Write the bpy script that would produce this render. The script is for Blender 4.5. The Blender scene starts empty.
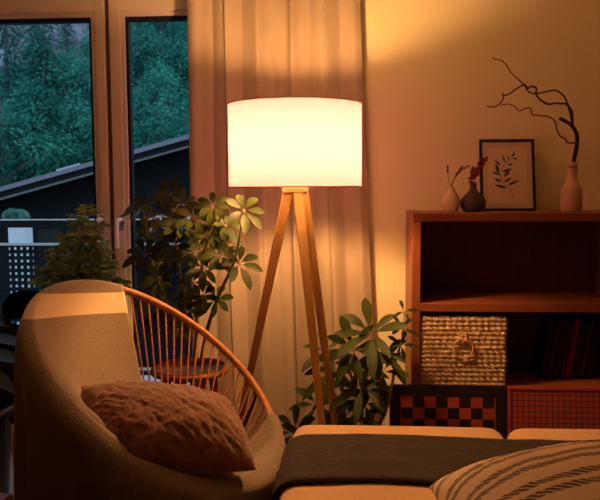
import bpy, math, random
from mathutils import Vector as V, Matrix, noise
R = math.radians
C = bpy.context.scene.collection
sc = bpy.context.scene
random.seed(7)

# ------------------------------------------------------------------ camera
F_PX = 725.0
TH, PT, RO = R(3.8), R(5.05), R(0.3)
CAM = V((0, 0, 1.15))
fw = V((-math.sin(TH)*math.cos(PT), math.cos(TH)*math.cos(PT), -math.sin(PT)))
rt = V((math.cos(TH), math.sin(TH), 0))
up = rt.cross(fw)
rt2 = rt*math.cos(RO) - up*math.sin(RO)
up2 = rt*math.sin(RO) + up*math.cos(RO)
cd = bpy.data.cameras.new('camera')
cam = bpy.data.objects.new('camera', cd); C.objects.link(cam)
m = Matrix((rt2, up2, -fw)).transposed().to_4x4(); m.translation = CAM
cam.matrix_world = m
cd.sensor_fit = 'HORIZONTAL'; cd.sensor_width = 36; cd.lens = F_PX/600*36
cd.clip_start = 0.05; cd.clip_end = 300
cd.dof.use_dof = True; cd.dof.focus_distance = 2.2; cd.dof.aperture_fstop = 9
sc.camera = cam

def at(px, py, Y):
    """the point of the plane at depth Y seen at this pixel of the photograph"""
    d = fw + rt2*((px-300)/F_PX) + up2*(-(py-250)/F_PX)
    return CAM + d*(Y/d.y)

# ------------------------------------------------------------------ materials
def mat(name, col, rough=.7, col2=None, scale=8, stretch=(1,1,1), bump=0, bscale=60, metal=0, spec=.3, detail=3, sheen=0, coord='Object', subs=0):
    m = bpy.data.materials.new(name); m.use_nodes = True
    nt = m.node_tree; n = nt.nodes; l = nt.links
    b = n['Principled BSDF']
    b.inputs['Base Color'].default_value = (*col, 1)
    b.inputs['Roughness'].default_value = rough
    b.inputs['Metallic'].default_value = metal
    b.inputs['Specular IOR Level'].default_value = spec
    if sheen: b.inputs['Sheen Weight'].default_value = sheen
    tc = n.new('ShaderNodeTexCoord'); mp = n.new('ShaderNodeMapping')
    mp.inputs['Scale'].default_value = stretch
    l.new(tc.outputs[coord], mp.inputs['Vector'])
    if col2:
        ns = n.new('ShaderNodeTexNoise'); ns.inputs['Scale'].default_value = scale; ns.inputs['Detail'].default_value = detail
        l.new(mp.outputs[0], ns.inputs['Vector'])
        cr = n.new('ShaderNodeValToRGB')
        cr.color_ramp.elements[0].color = (*col, 1); cr.color_ramp.elements[1].color = (*col2, 1)
        cr.color_ramp.elements[0].position = .35; cr.color_ramp.elements[1].position = .65
        l.new(ns.outputs['Fac'], cr.inputs['Fac']); l.new(cr.outputs[0], b.inputs['Base Color'])
    if bump:
        nb = n.new('ShaderNodeTexNoise'); nb.inputs['Scale'].default_value = bscale; nb.inputs['Detail'].default_value = 2
        l.new(mp.outputs[0], nb.inputs['Vector'])
        bp = n.new('ShaderNodeBump'); bp.inputs['Strength'].default_value = bump; bp.inputs['Distance'].default_value = .01
        l.new(nb.outputs['Fac'], bp.inputs['Height']); l.new(bp.outputs[0], b.inputs['Normal'])
    return m

def nodes(m):
    nt = m.node_tree
    return nt, nt.nodes, nt.links, nt.nodes['Principled BSDF']

def math_node(nt, op, a, b=None):
    q = nt.nodes.new('ShaderNodeMath'); q.operation = op
    for i, x in enumerate((a, b)):
        if x is None: continue
        if isinstance(x, (int, float)): q.inputs[i].default_value = x
        else: nt.links.new(x, q.inputs[i])
    return q.outputs[0]

def mix_col(nt, fac, a, b):
    q = nt.nodes.new('ShaderNodeMix'); q.data_type = 'RGBA'
    if isinstance(fac, (int, float)): q.inputs[0].default_value = fac
    else: nt.links.new(fac, q.inputs[0])
    for i, x in ((6, a), (7, b)):
        if isinstance(x, tuple): q.inputs[i].default_value = (*x, 1)
        else: nt.links.new(x, q.inputs[i])
    return q.outputs[2]

M = {}
M['plaster'] = mat('plaster', (.93, .88, .60), .9, bump=.08, bscale=180)
M['ceiling'] = mat('ceiling_paint', (.84, .77, .66), .95)
M['side_wall'] = mat('timber_wall', (.26, .15, .08), .75, (.2, .11, .055), 6, (1, 1, .15))
M['floor'] = mat('oak_floor', (.18, .10, .055), .5, (.25, .14, .08), 6, (1, 12, 1), .1, 40)
M['frame_paint'] = mat('window_frame_paint', (.76, .69, .62), .45, spec=.4)
M['frame_gap_shade'] = mat('window_gap_shade', (.22, .15, .1), .8)  # shadow step between the door leaves, put in as dark brown
M['gasket'] = mat('rubber_gasket', (.012, .012, .014), .6)
M['steel'] = mat('satin_steel', (.95, .95, .97), .25, spec=.7)
M['steel_rose'] = mat('grey_steel', (.30, .30, .31), .4, spec=.5)  # rose greyed to paint the slot shadows round the lever
M['oak'] = mat('lamp_oak', (.62, .36, .15), .5, (.5, .27, .1), 14, (1, 1, .12), .1, 60)
M['redwood'] = mat('red_brown_wood', (.31, .095, .04), .42, (.22, .065, .028), 10, (.12, 1, 1), .12, 40, spec=.45)
M['redwood_v'] = mat('red_brown_wood_upright', (.31, .095, .04), .42, (.22, .065, .028), 10, (1, 1, .12), .12, 40, spec=.45)
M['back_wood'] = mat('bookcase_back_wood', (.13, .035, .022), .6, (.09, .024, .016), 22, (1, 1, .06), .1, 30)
M['rattan'] = mat('rattan_rim', (.60, .24, .075), .5, (.45, .16, .05), 60, (1, 1, 1), .3, 160, spec=.4)
M['cord'] = mat('rattan_cord', (.56, .21, .07), .55, (.44, .15, .05), 40)
M['stool'] = mat('orange_wood', (.52, .19, .06), .5, (.40, .13, .04), 14, (.2, 1, 1), .1, 40)
M['table'] = mat('table_wood', (.5, .17, .08), .45, (.4, .12, .05), 10, (.2, 1, 1))
M['sofa'] = mat('tan_sofa_fabric', (.66, .43, .235), .9, (.60, .39, .21), 5, (1, 1, 1), .25, 420, sheen=.2)
M['sofa_leg'] = mat('dark_leg_wood', (.05, .03, .02), .5)
M['blanket'] = mat('charcoal_wool', (.030, .023, .019), .95, (.050, .037, .029), 90, (.35, 1, 1), .5, 300, sheen=.03, detail=5)
M['brown_fabric'] = mat('crumpled_brown_velvet', (.24, .095, .045), .85, (.18, .066, .03), 18, (1, 1, 1), .25, 60, sheen=.35, detail=4)
M['black_frame'] = mat('black_frame_wood', (.014, .011, .010), .5)
M['paper'] = mat('ivory_paper', (.74, .62, .45), .9)
M['mat_board'] = mat('mat_board', (.66, .54, .38), .9)
M['ink'] = mat('botanical_ink', (.045, .052, .05), .9, (.075, .085, .075), 300)
M['cream_ceramic'] = mat('cream_ceramic', (.66, .55, .42), .6, bump=.05)
M['dark_ceramic'] = mat('dark_ribbed_ceramic', (.075, .055, .045), .55)
M['terra'] = mat('pinkish_clay', (.62, .44, .33), .8, (.57, .40, .29), 12, bump=.08, bscale=90)
M['terra_band'] = mat('clay_neck_band', (.36, .2, .12), .8)
M['branch'] = mat('willow_bark', (.075, .022, .016), .7, (.05, .015, .012), 50, bump=.3, bscale=200)
M['lavender'] = mat('dried_bud', (.09, .045, .05), .9)
M['stem_dry'] = mat('dried_stem', (.22, .13, .06), .9)
M['red_leaf'] = mat('dried_red_leaf', (.26, .035, .025), .8, (.16, .02, .02), 60)
M['seagrass'] = mat('woven_seagrass', (.68, .51, .34), .85, (.52, .375, .24), 34, (1, 1, 2), .4, 120)
M['ring'] = mat('basket_ring', (.58, .36, .19), .6)
M['soil'] = mat('potting_soil', (.03, .02, .015), 1)
M['pot_clay'] = mat('clay_pot', (.35, .16, .09), .8)
M['pot_dark'] = mat('dark_glazed_pot', (.02, .022, .026), .2, spec=.6)
M['stem'] = mat('plant_stem', (.20, .17, .07), .7)
M['book_dark'] = mat('dark_book_cover', (.018, .016, .018), .5)
M['book_red'] = mat('red_book_cover', (.22, .012, .016), .5)
M['book_grey'] = mat('grey_book_cover', (.035, .03, .03), .5)
M['book_maroon'] = mat('maroon_book_cover', (.06, .01, .01), .5)
M['pages'] = mat('book_pages', (.35, .3, .24), .9)
M['white_metal'] = mat('white_metal', (.8, .75, .7), .4)
M['brass'] = mat('lamp_fitting', (.5, .35, .15), .35, metal=1)
M['chair_metal'] = mat('dark_chair_metal', (.03, .02, .015), .5)
# outdoors
M['balcony'] = mat('balcony_concrete', (.50, .53, .56), .9, (.42, .45, .48), 3)
M['rail_metal'] = mat('dark_balcony_metal', (.005, .008, .016), .45, spec=.2)
M['rail_skylight'] = mat('painted_rail_skylight', (.62, .68, .74), .35, spec=.5)  # sky's light on the dark metal, put in as pale colour
M['house_wood'] = mat('dark_house_timber', (.013, .012, .012), .8, (.008, .008, .009), 20, (6, 1, .05), .2, 12)
M['house_panel'] = mat('grey_green_shutter', (.036, .038, .034), .8, (.024, .027, .025), 12, (8, 1, .1))
M['roof'] = mat('dark_roof_tile', (.012, .012, .014), .8, (.008, .008, .01), 8)
M['fascia'] = mat('pale_roof_edge', (.26, .25, .30), .6)
M['gutter'] = mat('pale_gutter', (.17, .185, .18), .5)
M['white_wall'] = mat('pale_render', (.78, .8, .84), .9)
M['pillar'] = mat('pale_pillar_render', (.8, .84, .9), .9)
M['trunk'] = mat('pale_bark', (.17, .20, .2), .9, (.10, .12, .12), 6)
M['ground'] = mat('dark_meadow', (.018, .04, .03), 1, (.03, .06, .045), 1)
M['rock'] = mat('lavender_grey_rock', (.36, .37, .42), .95, (.20, .22, .25), .5, (1, 1, 2.5), .6, 1.2, detail=8)

def leaf_mat(name, c1, c2, scale, trans=.25, rough=.45, spec=.4):
    m = mat(name, c1, rough, c2, scale, spec=spec)
    nt, n, l, b = nodes(m)
    tr = n.new('ShaderNodeBsdfTranslucent')
    mx = n.new('ShaderNodeMixShader'); mx.inputs[0].default_value = trans
    src = b.inputs['Base Color'].links[0].from_socket
    l.new(src, tr.inputs['Color'])
    l.new(b.outputs[0], mx.inputs[1]); l.new(tr.outputs[0], mx.inputs[2])
    l.new(mx.outputs[0], n['Material Output'].inputs['Surface'])
    return m
M['umbrella_leaf'] = leaf_mat('umbrella_plant_leaf', (.022, .038, .008), (.056, .074, .015), 9, .14, .5, .2)
M['umbrella_leaf_b'] = leaf_mat('umbrella_plant_leaf_dark', (.024, .046, .009), (.060, .086, .016), 10, .18, .5, .2)
M['fine_leaf'] = leaf_mat('fine_leaf', (.13, .19, .05), (.26, .31, .09), 12)
M['rubber_leaf'] = mat('rubber_plant_leaf', (.008, .010, .008), .5, (.013, .015, .010), 6, spec=.1)
M['tree_a'] = leaf_mat('conifer_foliage', (.016, .12, .115), (.045, .26, .22), 1.2, .3, .8, .1)
M['tree_b'] = leaf_mat('mid_green_foliage', (.028, .19, .15), (.07, .36, .26), 1.0, .3, .8, .1)
M['tree_c'] = leaf_mat('bright_green_foliage', (.07, .42, .24), (.17, .65, .38), 1.0, .3, .8, .1)
M['cap_shrub'] = leaf_mat('clipped_shrub', (.10, .25, .22), (.17, .36, .3), 6, .2, .8, .1)

# thin glass: a faint mirror over a clear pane
g = bpy.data.materials.new('clear_glass'); g.use_nodes = True
nt = g.node_tree; n = nt.nodes; n.remove(n['Principled BSDF'])
t_ = n.new('ShaderNodeBsdfTransparent'); t_.inputs[0].default_value = (.93, .97, .97, 1)
gl = n.new('ShaderNodeBsdfGlossy'); gl.inputs['Roughness'].default_value = .02
mx = n.new('ShaderNodeMixShader'); fr = n.new('ShaderNodeFresnel'); fr.inputs[0].default_value = 1.2
nt.links.new(fr.outputs[0], mx.inputs[0]); nt.links.new(t_.outputs[0], mx.inputs[1]); nt.links.new(gl.outputs[0], mx.inputs[2])
nt.links.new(mx.outputs[0], n['Material Output'].inputs['Surface'])
M['glass'] = g

# curtain: linen weave, a little light comes through
m = mat('linen_curtain', (.53, .445, .365), .95, (.50, .42, .34), 30, (1, 1, .3), .12, 500, sheen=.05)
nt, n, l, b = nodes(m)
tr = n.new('ShaderNodeBsdfTranslucent'); tr.inputs[0].default_value = (.6, .48, .36, 1)
mx = n.new('ShaderNodeMixShader'); mx.inputs[0].default_value = .12
l.new(b.outputs[0], mx.inputs[1]); l.new(tr.outputs[0], mx.inputs[2]); l.new(mx.outputs[0], n['Material Output'].inputs['Surface'])
M['curtain'] = m

# lamp shade: white cloth lit from inside; peach glow tinted into the translucency
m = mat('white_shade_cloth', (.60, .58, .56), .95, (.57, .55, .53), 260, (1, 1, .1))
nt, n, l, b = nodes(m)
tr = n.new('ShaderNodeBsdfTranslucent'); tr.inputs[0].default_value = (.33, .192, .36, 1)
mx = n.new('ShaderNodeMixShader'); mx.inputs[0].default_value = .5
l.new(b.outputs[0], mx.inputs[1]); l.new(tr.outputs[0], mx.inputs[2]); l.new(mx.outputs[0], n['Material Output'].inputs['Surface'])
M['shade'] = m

LAMP_COL = (1.0, .46, .145)
m = bpy.data.materials.new('lit_bulb'); m.use_nodes = True
nt, n, l, b = nodes(m)
b.inputs['Base Color'].default_value = (.9, .8, .6, 1)
b.inputs['Emission Color'].default_value = (*LAMP_COL, 1)
b.inputs['Emission Strength'].default_value = 530
M['bulb'] = m

# throw: brown twill with one woven cream stripe (v of the cloth)
m = mat('brown_twill_throw', (.33, .255, .19), .95, sheen=.2, coord='UV')
nt, n, l, b = nodes(m)
tc = [q for q in n if q.type == 'TEX_COORD'][0]
sp = n.new('ShaderNodeSeparateXYZ'); l.new(tc.outputs['UV'], sp.inputs[0])
v = math_node(nt, 'ADD', sp.outputs[1], 0)
in1 = math_node(nt, 'GREATER_THAN', v, 1.049); in2 = math_node(nt, 'LESS_THAN', v, 1.109)
stripe = math_node(nt, 'MULTIPLY', in1, in2)
wn = n.new('ShaderNodeTexNoise'); wn.inputs['Scale'].default_value = 260; wn.inputs['Detail'].default_value = 2
l.new(tc.outputs['Object'], wn.inputs['Vector'])
twf = wn.outputs['Fac']
brown = mix_col(nt, twf, (.15, .118, .092), (.42, .325, .25))
cream = mix_col(nt, twf, (.80, .65, .43), (.90, .74, .50))
l.new(mix_col(nt, stripe, brown, cream), b.inputs['Base Color'])
bp = n.new('ShaderNodeBump'); bp.inputs['Strength'].default_value = .5; bp.inputs['Distance'].default_value = .004
l.new(twf, bp.inputs['Height']); l.new(bp.outputs[0], b.inputs['Normal'])
M['throw'] = m

# striped pillow: cream cotton with bands of slanted dark brown dashes
m = mat('striped_cotton', (.72, .58, .42), .95, coord='UV', sheen=.1)
nt, n, l, b = nodes(m)
tc = [q for q in n if q.type == 'TEX_COORD'][0]
sp = n.new('ShaderNodeSeparateXYZ'); l.new(tc.outputs['UV'], sp.inputs[0])
u, v = sp.outputs[0], sp.outputs[1]
fr_ = math_node(nt, 'FRACT', math_node(nt, 'MULTIPLY', v, 10.5))
def between(a, b): return math_node(nt, 'MULTIPLY', math_node(nt, 'GREATER_THAN', fr_, a), math_node(nt, 'LESS_THAN', fr_, b))
band = math_node(nt, 'ADD', between(.28, .47), between(.64, .83))
slant = math_node(nt, 'ADD', math_node(nt, 'MULTIPLY', u, 66), math_node(nt, 'MULTIPLY', v, 95))
dash = math_node(nt, 'LESS_THAN', math_node(nt, 'FRACT', slant), .68)
fac = math_node(nt, 'MULTIPLY', band, dash)
l.new(mix_col(nt, fac, (.92, .77, .56), (.085, .05, .035)), b.inputs['Base Color'])
wv = math_node(nt, 'SINE', math_node(nt, 'MULTIPLY', v, 1500))
bp = n.new('ShaderNodeBump'); bp.inputs['Strength'].default_value = .3; bp.inputs['Distance'].default_value = .002
l.new(math_node(nt, 'ADD', wv, math_node(nt, 'MULTIPLY', fac, 1.5)), bp.inputs['Height']); l.new(bp.outputs[0], b.inputs['Normal'])
M['striped'] = m

# draughts board: red and black squares (UV in squares)
m = mat('red_black_squares', (.3, .05, .03), .5, coord='UV')
nt, n, l, b = nodes(m)
tc = [q for q in n if q.type == 'TEX_COORD'][0]
ck = n.new('ShaderNodeTexChecker'); ck.inputs['Scale'].default_value = 1
ck.inputs['Color1'].default_value = (.36, .062, .042, 1); ck.inputs['Color2'].default_value = (.012, .011, .012, 1)
off = n.new('ShaderNodeMapping'); off.inputs['Location'].default_value = (0, 0, .5)
l.new(tc.outputs['UV'], off.inputs[0]); l.new(off.outputs[0], ck.inputs['Vector']); l.new(ck.outputs[0], b.inputs['Base Color'])
M['checker'] = m
M['board_line'] = mat('red_board_border', (.36, .065, .045), .5)
# red board with a fine dark grid (UV in cells)
m = mat('red_grid_board', (.35, .07, .05), .55, coord='UV')
nt, n, l, b = nodes(m)
tc = [q for q in n if q.type == 'TEX_COORD'][0]
sp = n.new('ShaderNodeSeparateXYZ'); l.new(tc.outputs['UV'], sp.inputs[0])
a1 = math_node(nt, 'LESS_THAN', math_node(nt, 'FRACT', sp.outputs[0]), .14)
a2 = math_node(nt, 'LESS_THAN', math_node(nt, 'FRACT', sp.outputs[1]), .14)
l.new(mix_col(nt, math_node(nt, 'MAXIMUM', a1, a2), (.36, .075, .05), (.05, .015, .012)), b.inputs['Base Color'])
M['grid'] = m

# ------------------------------------------------------------------ mesh helpers
class MB:
    def __init__(s): s.v, s.f, s.uv = [], [], {}
    def quad(s, a, b, c, d):
        i = len(s.v); s.v += [V(a), V(b), V(c), V(d)]; s.f.append((i, i+1, i+2, i+3))
    def box(s, x0, x1, y0, y1, z0, z1):
        i = len(s.v)
        s.v += [V((x, y, z)) for z in (z0, z1) for y in (y0, y1) for x in (x0, x1)]
        for q in ((0,2,3,1), (4,5,7,6), (0,1,5,4), (2,6,7,3), (0,4,6,2), (1,3,7,5)): s.f.append(tuple(i+k for k in q))
        return s
    def obox(s, c, ax, ay, az):
        """box about c with half axes ax, ay, az"""
        c, ax, ay, az = V(c), V(ax), V(ay), V(az); i = len(s.v)
        s.v += [c+ax*x+ay*y+az*z for z in (-1, 1) for y in (-1, 1) for x in (-1, 1)]
        for q in ((0,2,3,1), (4,5,7,6), (0,1,5,4), (2,6,7,3), (0,4,6,2), (1,3,7,5)): s.f.append(tuple(i+k for k in q))
        return s
    def grid(s, P, closed_u=False, closed_v=False, uv=None):
        nu, nv = len(P), len(P[0]); i = len(s.v)
        for a in range(nu):
            for b in range(nv):
                if uv: s.uv[len(s.v)] = uv[a][b]
                s.v.append(V(P[a][b]))
        for a in range(nu if closed_u else nu-1):
            for b in range(nv if closed_v else nv-1):
                a2, b2 = (a+1) % nu, (b+1) % nv
                s.f.append((i+a*nv+b, i+a2*nv+b, i+a2*nv+b2, i+a*nv+b2))
        return s
    def tube(s, pts, r, n=8, closed=False):
        pts = [V(p) for p in pts]; k = len(pts)
        rad = r if isinstance(r, (list, tuple)) else [r]*k
        t0 = (pts[1]-pts[0]).normalized()
        a = t0.orthogonal().normalized(); rings = []
        for i in range(k):
            p, q = (pts[i-1] if (i or closed) else pts[i]), (pts[(i+1) % k] if (i < k-1 or closed) else pts[i])
            t = (q-p).normalized()
            a = (a - t*a.dot(t)); a = a.normalized() if a.length > 1e-6 else t.orthogonal().normalized()
            b = t.cross(a)
            rings.append([pts[i] + (a*math.cos(w) + b*math.sin(w))*rad[i] for w in (2*math.pi*j/n for j in range(n))])
        base = len(s.v)
        s.grid(rings, closed, True)
        if not closed:
            s.f.append(tuple(base+j for j in reversed(range(n)))); s.f.append(tuple(base+(k-1)*n+j for j in range(n)))
        return s
    def lathe(s, prof, c=(0, 0, 0), n=32, ridge=0, nr=0, cap=True):
        c = V(c); rows = []; base = len(s.v)
        for r, z in prof:
            rows.append([c + V((r*(1+ridge*math.cos(nr*w))*math.cos(w), r*(1+ridge*math.cos(nr*w))*math.sin(w), z)) for w in (2*math.pi*j/n for j in range(n))])
        s.grid(rows, False, True)
        if cap:
            s.f.append(tuple(base+j for j in reversed(range(n))))
            s.f.append(tuple(base+(len(prof)-1)*n+j for j in range(n)))
        return s
    def ball(s, c, r, nu=10, nv=8, jit=0):
        c = V(c); r = V(r) if not isinstance(r, (int, float)) else V((r, r, r)); rows = []
        for a in range(nv+1):
            ph = math.pi*a/nv
            row = []
            for b in range(nu):
                w = 2*math.pi*b/nu
                d = V((math.sin(ph)*math.cos(w), math.sin(ph)*math.sin(w), math.cos(ph)))
                k = 1 + jit*noise.noise(d*2+c*3)
                row.append(c + V((d.x*r.x, d.y*r.y, d.z*r.z))*k)
            rows.append(row)
        return s.grid(rows, False, True)
    def leaf(s, base, d, nrm, L, W, droop=.2, fold=.25, n=7, blunt=1.0):
        d = V(d).normalized(); nrm = V(nrm); side = d.cross(nrm)
        if side.length < 1e-4: side = d.orthogonal()
        side.normalize(); nrm = side.cross(d).normalized()
        rows = []
        for i in range(n):
            t = i/(n-1)
            w = W*.5*max(.04, math.sin(math.pi*min(1, t**(.8*blunt)))**(.8 if blunt < 1.3 else .62)) if 0 < t < 1 else W*.03
            p = V(base) + d*(L*t) - V((0, 0, 1))*(droop*L*t*t)
            rows.append([p + side*w + nrm*(w*fold), p, p - side*w + nrm*(w*fold)])
        return s.grid(rows)
    def build(s, name, m, parent=None, smooth=True, local=False, bevel=0, solid=0, subsurf=0, origin=None):
        me = bpy.data.meshes.new(name)
        if parent is not None and not local:
            inv = parent['_w'] if '_w' in parent else parent.location
            off = V(inv)
        elif parent is None:
            if origin is None:
                xs = [p.x for p in s.v]; ys = [p.y for p in s.v]; zs = [p.z for p in s.v]
                off = V(((min(xs)+max(xs))/2, (min(ys)+max(ys))/2, min(zs)))
            else: off = V(origin)
        else: off = V((0, 0, 0))
        me.from_pydata([p-off for p in s.v], [], s.f)
        if s.uv:
            ul = me.uv_layers.new(name='UVMap')
            for lp in me.loops: ul.data[lp.index].uv = s.uv.get(lp.vertex_index, (0, 0))
        me.materials.append(m)
        if smooth:
            for p in me.polygons: p.use_smooth = True
        me.validate(); me.update()
        o = bpy.data.objects.new(name, me); C.objects.link(o)
        if parent is not None:
            o.parent = parent
            if not local and parent.type != 'EMPTY': o.location = (0, 0, 0)
        else: o.location = off
        if bevel:
            q = o.modifiers.new('b', 'BEVEL'); q.width = bevel; q.segments = 2; q.limit_method = 'ANGLE'; q.angle_limit = R(40)
        if solid:
            q = o.modifiers.new('s', 'SOLIDIFY'); q.thickness = solid; q.offset = 0
        if subsurf:
            q = o.modifiers.new('u', 'SUBSURF'); q.levels = subsurf; q.render_levels = subsurf
        return o

def wpos(o):
    p = V(o.location)
    while o.parent: o = o.parent; p += V(o.location)
    return p
_b = MB.build
def build_fixed(s, name, m, parent=None, local=False, **k):
    """children take the world vertices minus the world place of their parent"""
    if parent is not None and not local:
        off = wpos(parent)
        s.v = [p-off for p in s.v]
    return _b(s, name, m, parent, local=(parent is not None), **k)
MB.build = build_fixed

def thing(name, label, cat, loc, group=None, rot=(0, 0, 0)):
    o = bpy.data.objects.new(name, None); C.objects.link(o)
    o.empty_display_size = .05; o.location = loc; o.rotation_euler = rot
    o['label'] = label; o['category'] = cat
    if group: o['group'] = group
    return o
def tag(o, label, cat, group=None, kind=None):
    o['label'] = label; o['category'] = cat
    if group: o['group'] = group
    if kind: o['kind'] = kind
    return o
def struct(o): o['kind'] = 'structure'; return o

def smooth_path(pts, n=6):
    pts = [V(p) for p in pts]; out = []
    for i in range(len(pts)-1):
        p0, p1, p2, p3 = pts[max(i-1, 0)], pts[i], pts[i+1], pts[min(i+2, len(pts)-1)]
        for k in range(n):
            t = k/n
            out.append(.5*((2*p1) + (p2-p0)*t + (2*p0-5*p1+4*p2-p3)*t*t + (3*p1-p0-3*p2+p3)*t**3))
    return out + [pts[-1]]
def lerp(a, b, t): return a + (b-a)*t

# ------------------------------------------------------------------ room shell
X0, X1, Y0, Y1, H = -2.5, 2.3, -1.7, 3.0, 2.45
HX0, HX1, HZ = -1.86, -.16, 2.06          # balcony door opening
struct(MB().box(X0, X1, Y0, Y1+.2, -.1, 0).build('floor', M['floor'], smooth=False))
struct(MB().box(X0, X1, Y0, Y1+.2, H, H+.1).build('ceiling', M['ceiling'], smooth=False))
w = MB(); w.box(X0, HX0, Y1, Y1+.2, 0, H); w.box(HX1, X1, Y1, Y1+.2, 0, H); w.box(HX0, HX1, Y1, Y1+.2, HZ, H)
struct(w.build('wall_back', M['plaster'], smooth=False))
struct(MB().box(X0-.1, X0, Y0, Y1+.2, 0, H).build('wall_left', M['side_wall'], smooth=False))
struct(MB().box(X1, X1+.1, Y0, Y1+.2, 0, H).build('wall_right', M['plaster'], smooth=False))
struct(MB().box(X0, X1, Y0-.1, Y0, 0, H).build('wall_front', M['side_wall'], smooth=False))
w = MB(); w.box(HX1, X1, Y1-.015, Y1, 0, .07); w.box(X0, HX0, Y1-.015, Y1, 0, .07)
struct(w.build('baseboard_back', M['white_metal'], smooth=False, bevel=.004))
# fixed frame round the two glazed leaves
w = MB(); w.box(HX0, HX0+.06, 3.045, 3.14, 0, HZ); w.box(HX1-.06, HX1, 3.045, 3.14, 0, HZ)
w.box(HX0+.06, HX1-.06, 3.045, 3.14, HZ-.075, HZ); w.box(HX0+.06, HX1-.06, 3.045, 3.14, 0, .05)
struct(w.build('trim_1', M['frame_paint'], smooth=False, bevel=.004))
# rebate between the two leaves, its shade painted dark brown
struct(MB().box(-1.0155, -.9955, 3.05, 3.10, .055, 1.975).build('trim_2', M['frame_gap_shade'], smooth=False))

def leaf_door(name, xa, xb, ga, gb, hx, flip):
    zt, zb, gt, gb_z = 1.975, .055, 1.858, .17
    w = MB(); ya, yb = 3.03, 3.09
    w.box(xa, ga-.018, ya, yb, zb, zt); w.box(gb+.018, xb, ya, yb, zb, zt)
    w.box(ga-.018, gb+.018, ya, yb, gt+.018, zt); w.box(ga-.018, gb+.018, ya, yb, zb, gb_z-.018)
    root = struct(w.build(name, M['frame_paint'], smooth=False, bevel=.004))
    w = MB(); yc = 3.039
    w.box(ga-.018, ga, yc, yb, gb_z-.018, gt+.018); w.box(gb, gb+.018, yc, yb, gb_z-.018, gt+.018)
    w.box(ga, gb, yc, yb, gt, gt+.018); w.box(ga, gb, yc, yb, gb_z-.018, gb_z)
    w.build('glazing_bead', M['frame_paint'], root, smooth=False, bevel=.003)
    w = MB(); yc = 3.05
    w.box(ga, ga+.012, yc, yb-.004, gb_z, gt); w.box(gb-.012, gb, yc, yb-.004, gb_z, gt)
    w.box(ga+.012, gb-.012, yc, yb-.004, gt-.016, gt); w.box(ga+.012, gb-.012, yc, yb-.004, gb_z, gb_z+.012)
    w.build('gasket', M['gasket'], root, smooth=False)
    w = MB(); w.quad((ga+.01, 3.07, gb_z+.01), (gb-.01, 3.07, gb_z+.01), (gb-.01, 3.07, gt-.01), (ga+.01, 3.07, gt-.01))
    w.build('glass_pane', M['glass'], root, smooth=False)
    # lever handle: oval rose, spindle, lever pointing down
    hz = 1.0; w = MB()
    rose = []
    for k, yy, s_ in ((0, 3.03, 1), (1, 3.022, 1), (2, 3.019, .85)):
        rose.append([V((hx+.0135*s_*math.cos(q), yy, hz+.034*s_*math.sin(q))) for q in (2*math.pi*j/24 for j in range(24))])
    w.grid(rose, False, True); w.f.append(tuple(48+j for j in range(24)))
    h = w.build('handle', M['steel_rose'], root)
    w = MB(); w.tube(smooth_path([(hx, 3.022, hz+.012), (hx, 2.99, hz+.012), (hx-.004, 2.978, hz+.004), (hx-.006, 2.977, hz-.03), (hx-.006, 2.977, hz-.105)], 5), .0098, 10)
    w.build('lever', M['steel'], h)
    return root
leaf_door('door_1', -1.795, -1.016, -1.74, -1.074, -1.045, 1)
leaf_door('door_2', -.995, -.225, -.930, -.285, -.962, -1)

# ------------------------------------------------------------------ curtain
def curtain():
    nu, nv = 260, 40; P = []
    for a in range(nu+1):
        u = a/nu; row = []
        for b in range(nv+1):
            z = .015 + (2.445-.015)*b/nv
            xl = -.648; xr = .050 + .075*max(0, (1.9-z)/1.9)
            k = .80 + .20*math.cos(z*1.3+1)
            x = xl + (xr-xl)*(u + .006*math.sin(9*u+z*.8))
            q = math.pi*(u-.135+.008*math.sin(z*1.9))/.185
            x += (.017*math.sin(2*q) + .006*math.sin(q*1.3+z))*min(1, 8*u*(1-u))
            d = .058*abs(math.sin(q))**.85*(.8+.2*math.sin(q*.7+1)) + .011*math.sin(q*3.2+.6+.3*z) + .003*math.cos(u*61+.5*z)
            row.append((x, 2.968 - d*k, z))
        P.append(row)
    o = MB().grid(P).build('curtain', M['curtain'], solid=.003)
    tag(o, 'full-length beige linen curtain hanging in folds behind the floor lamp', 'curtain')
curtain()

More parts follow.
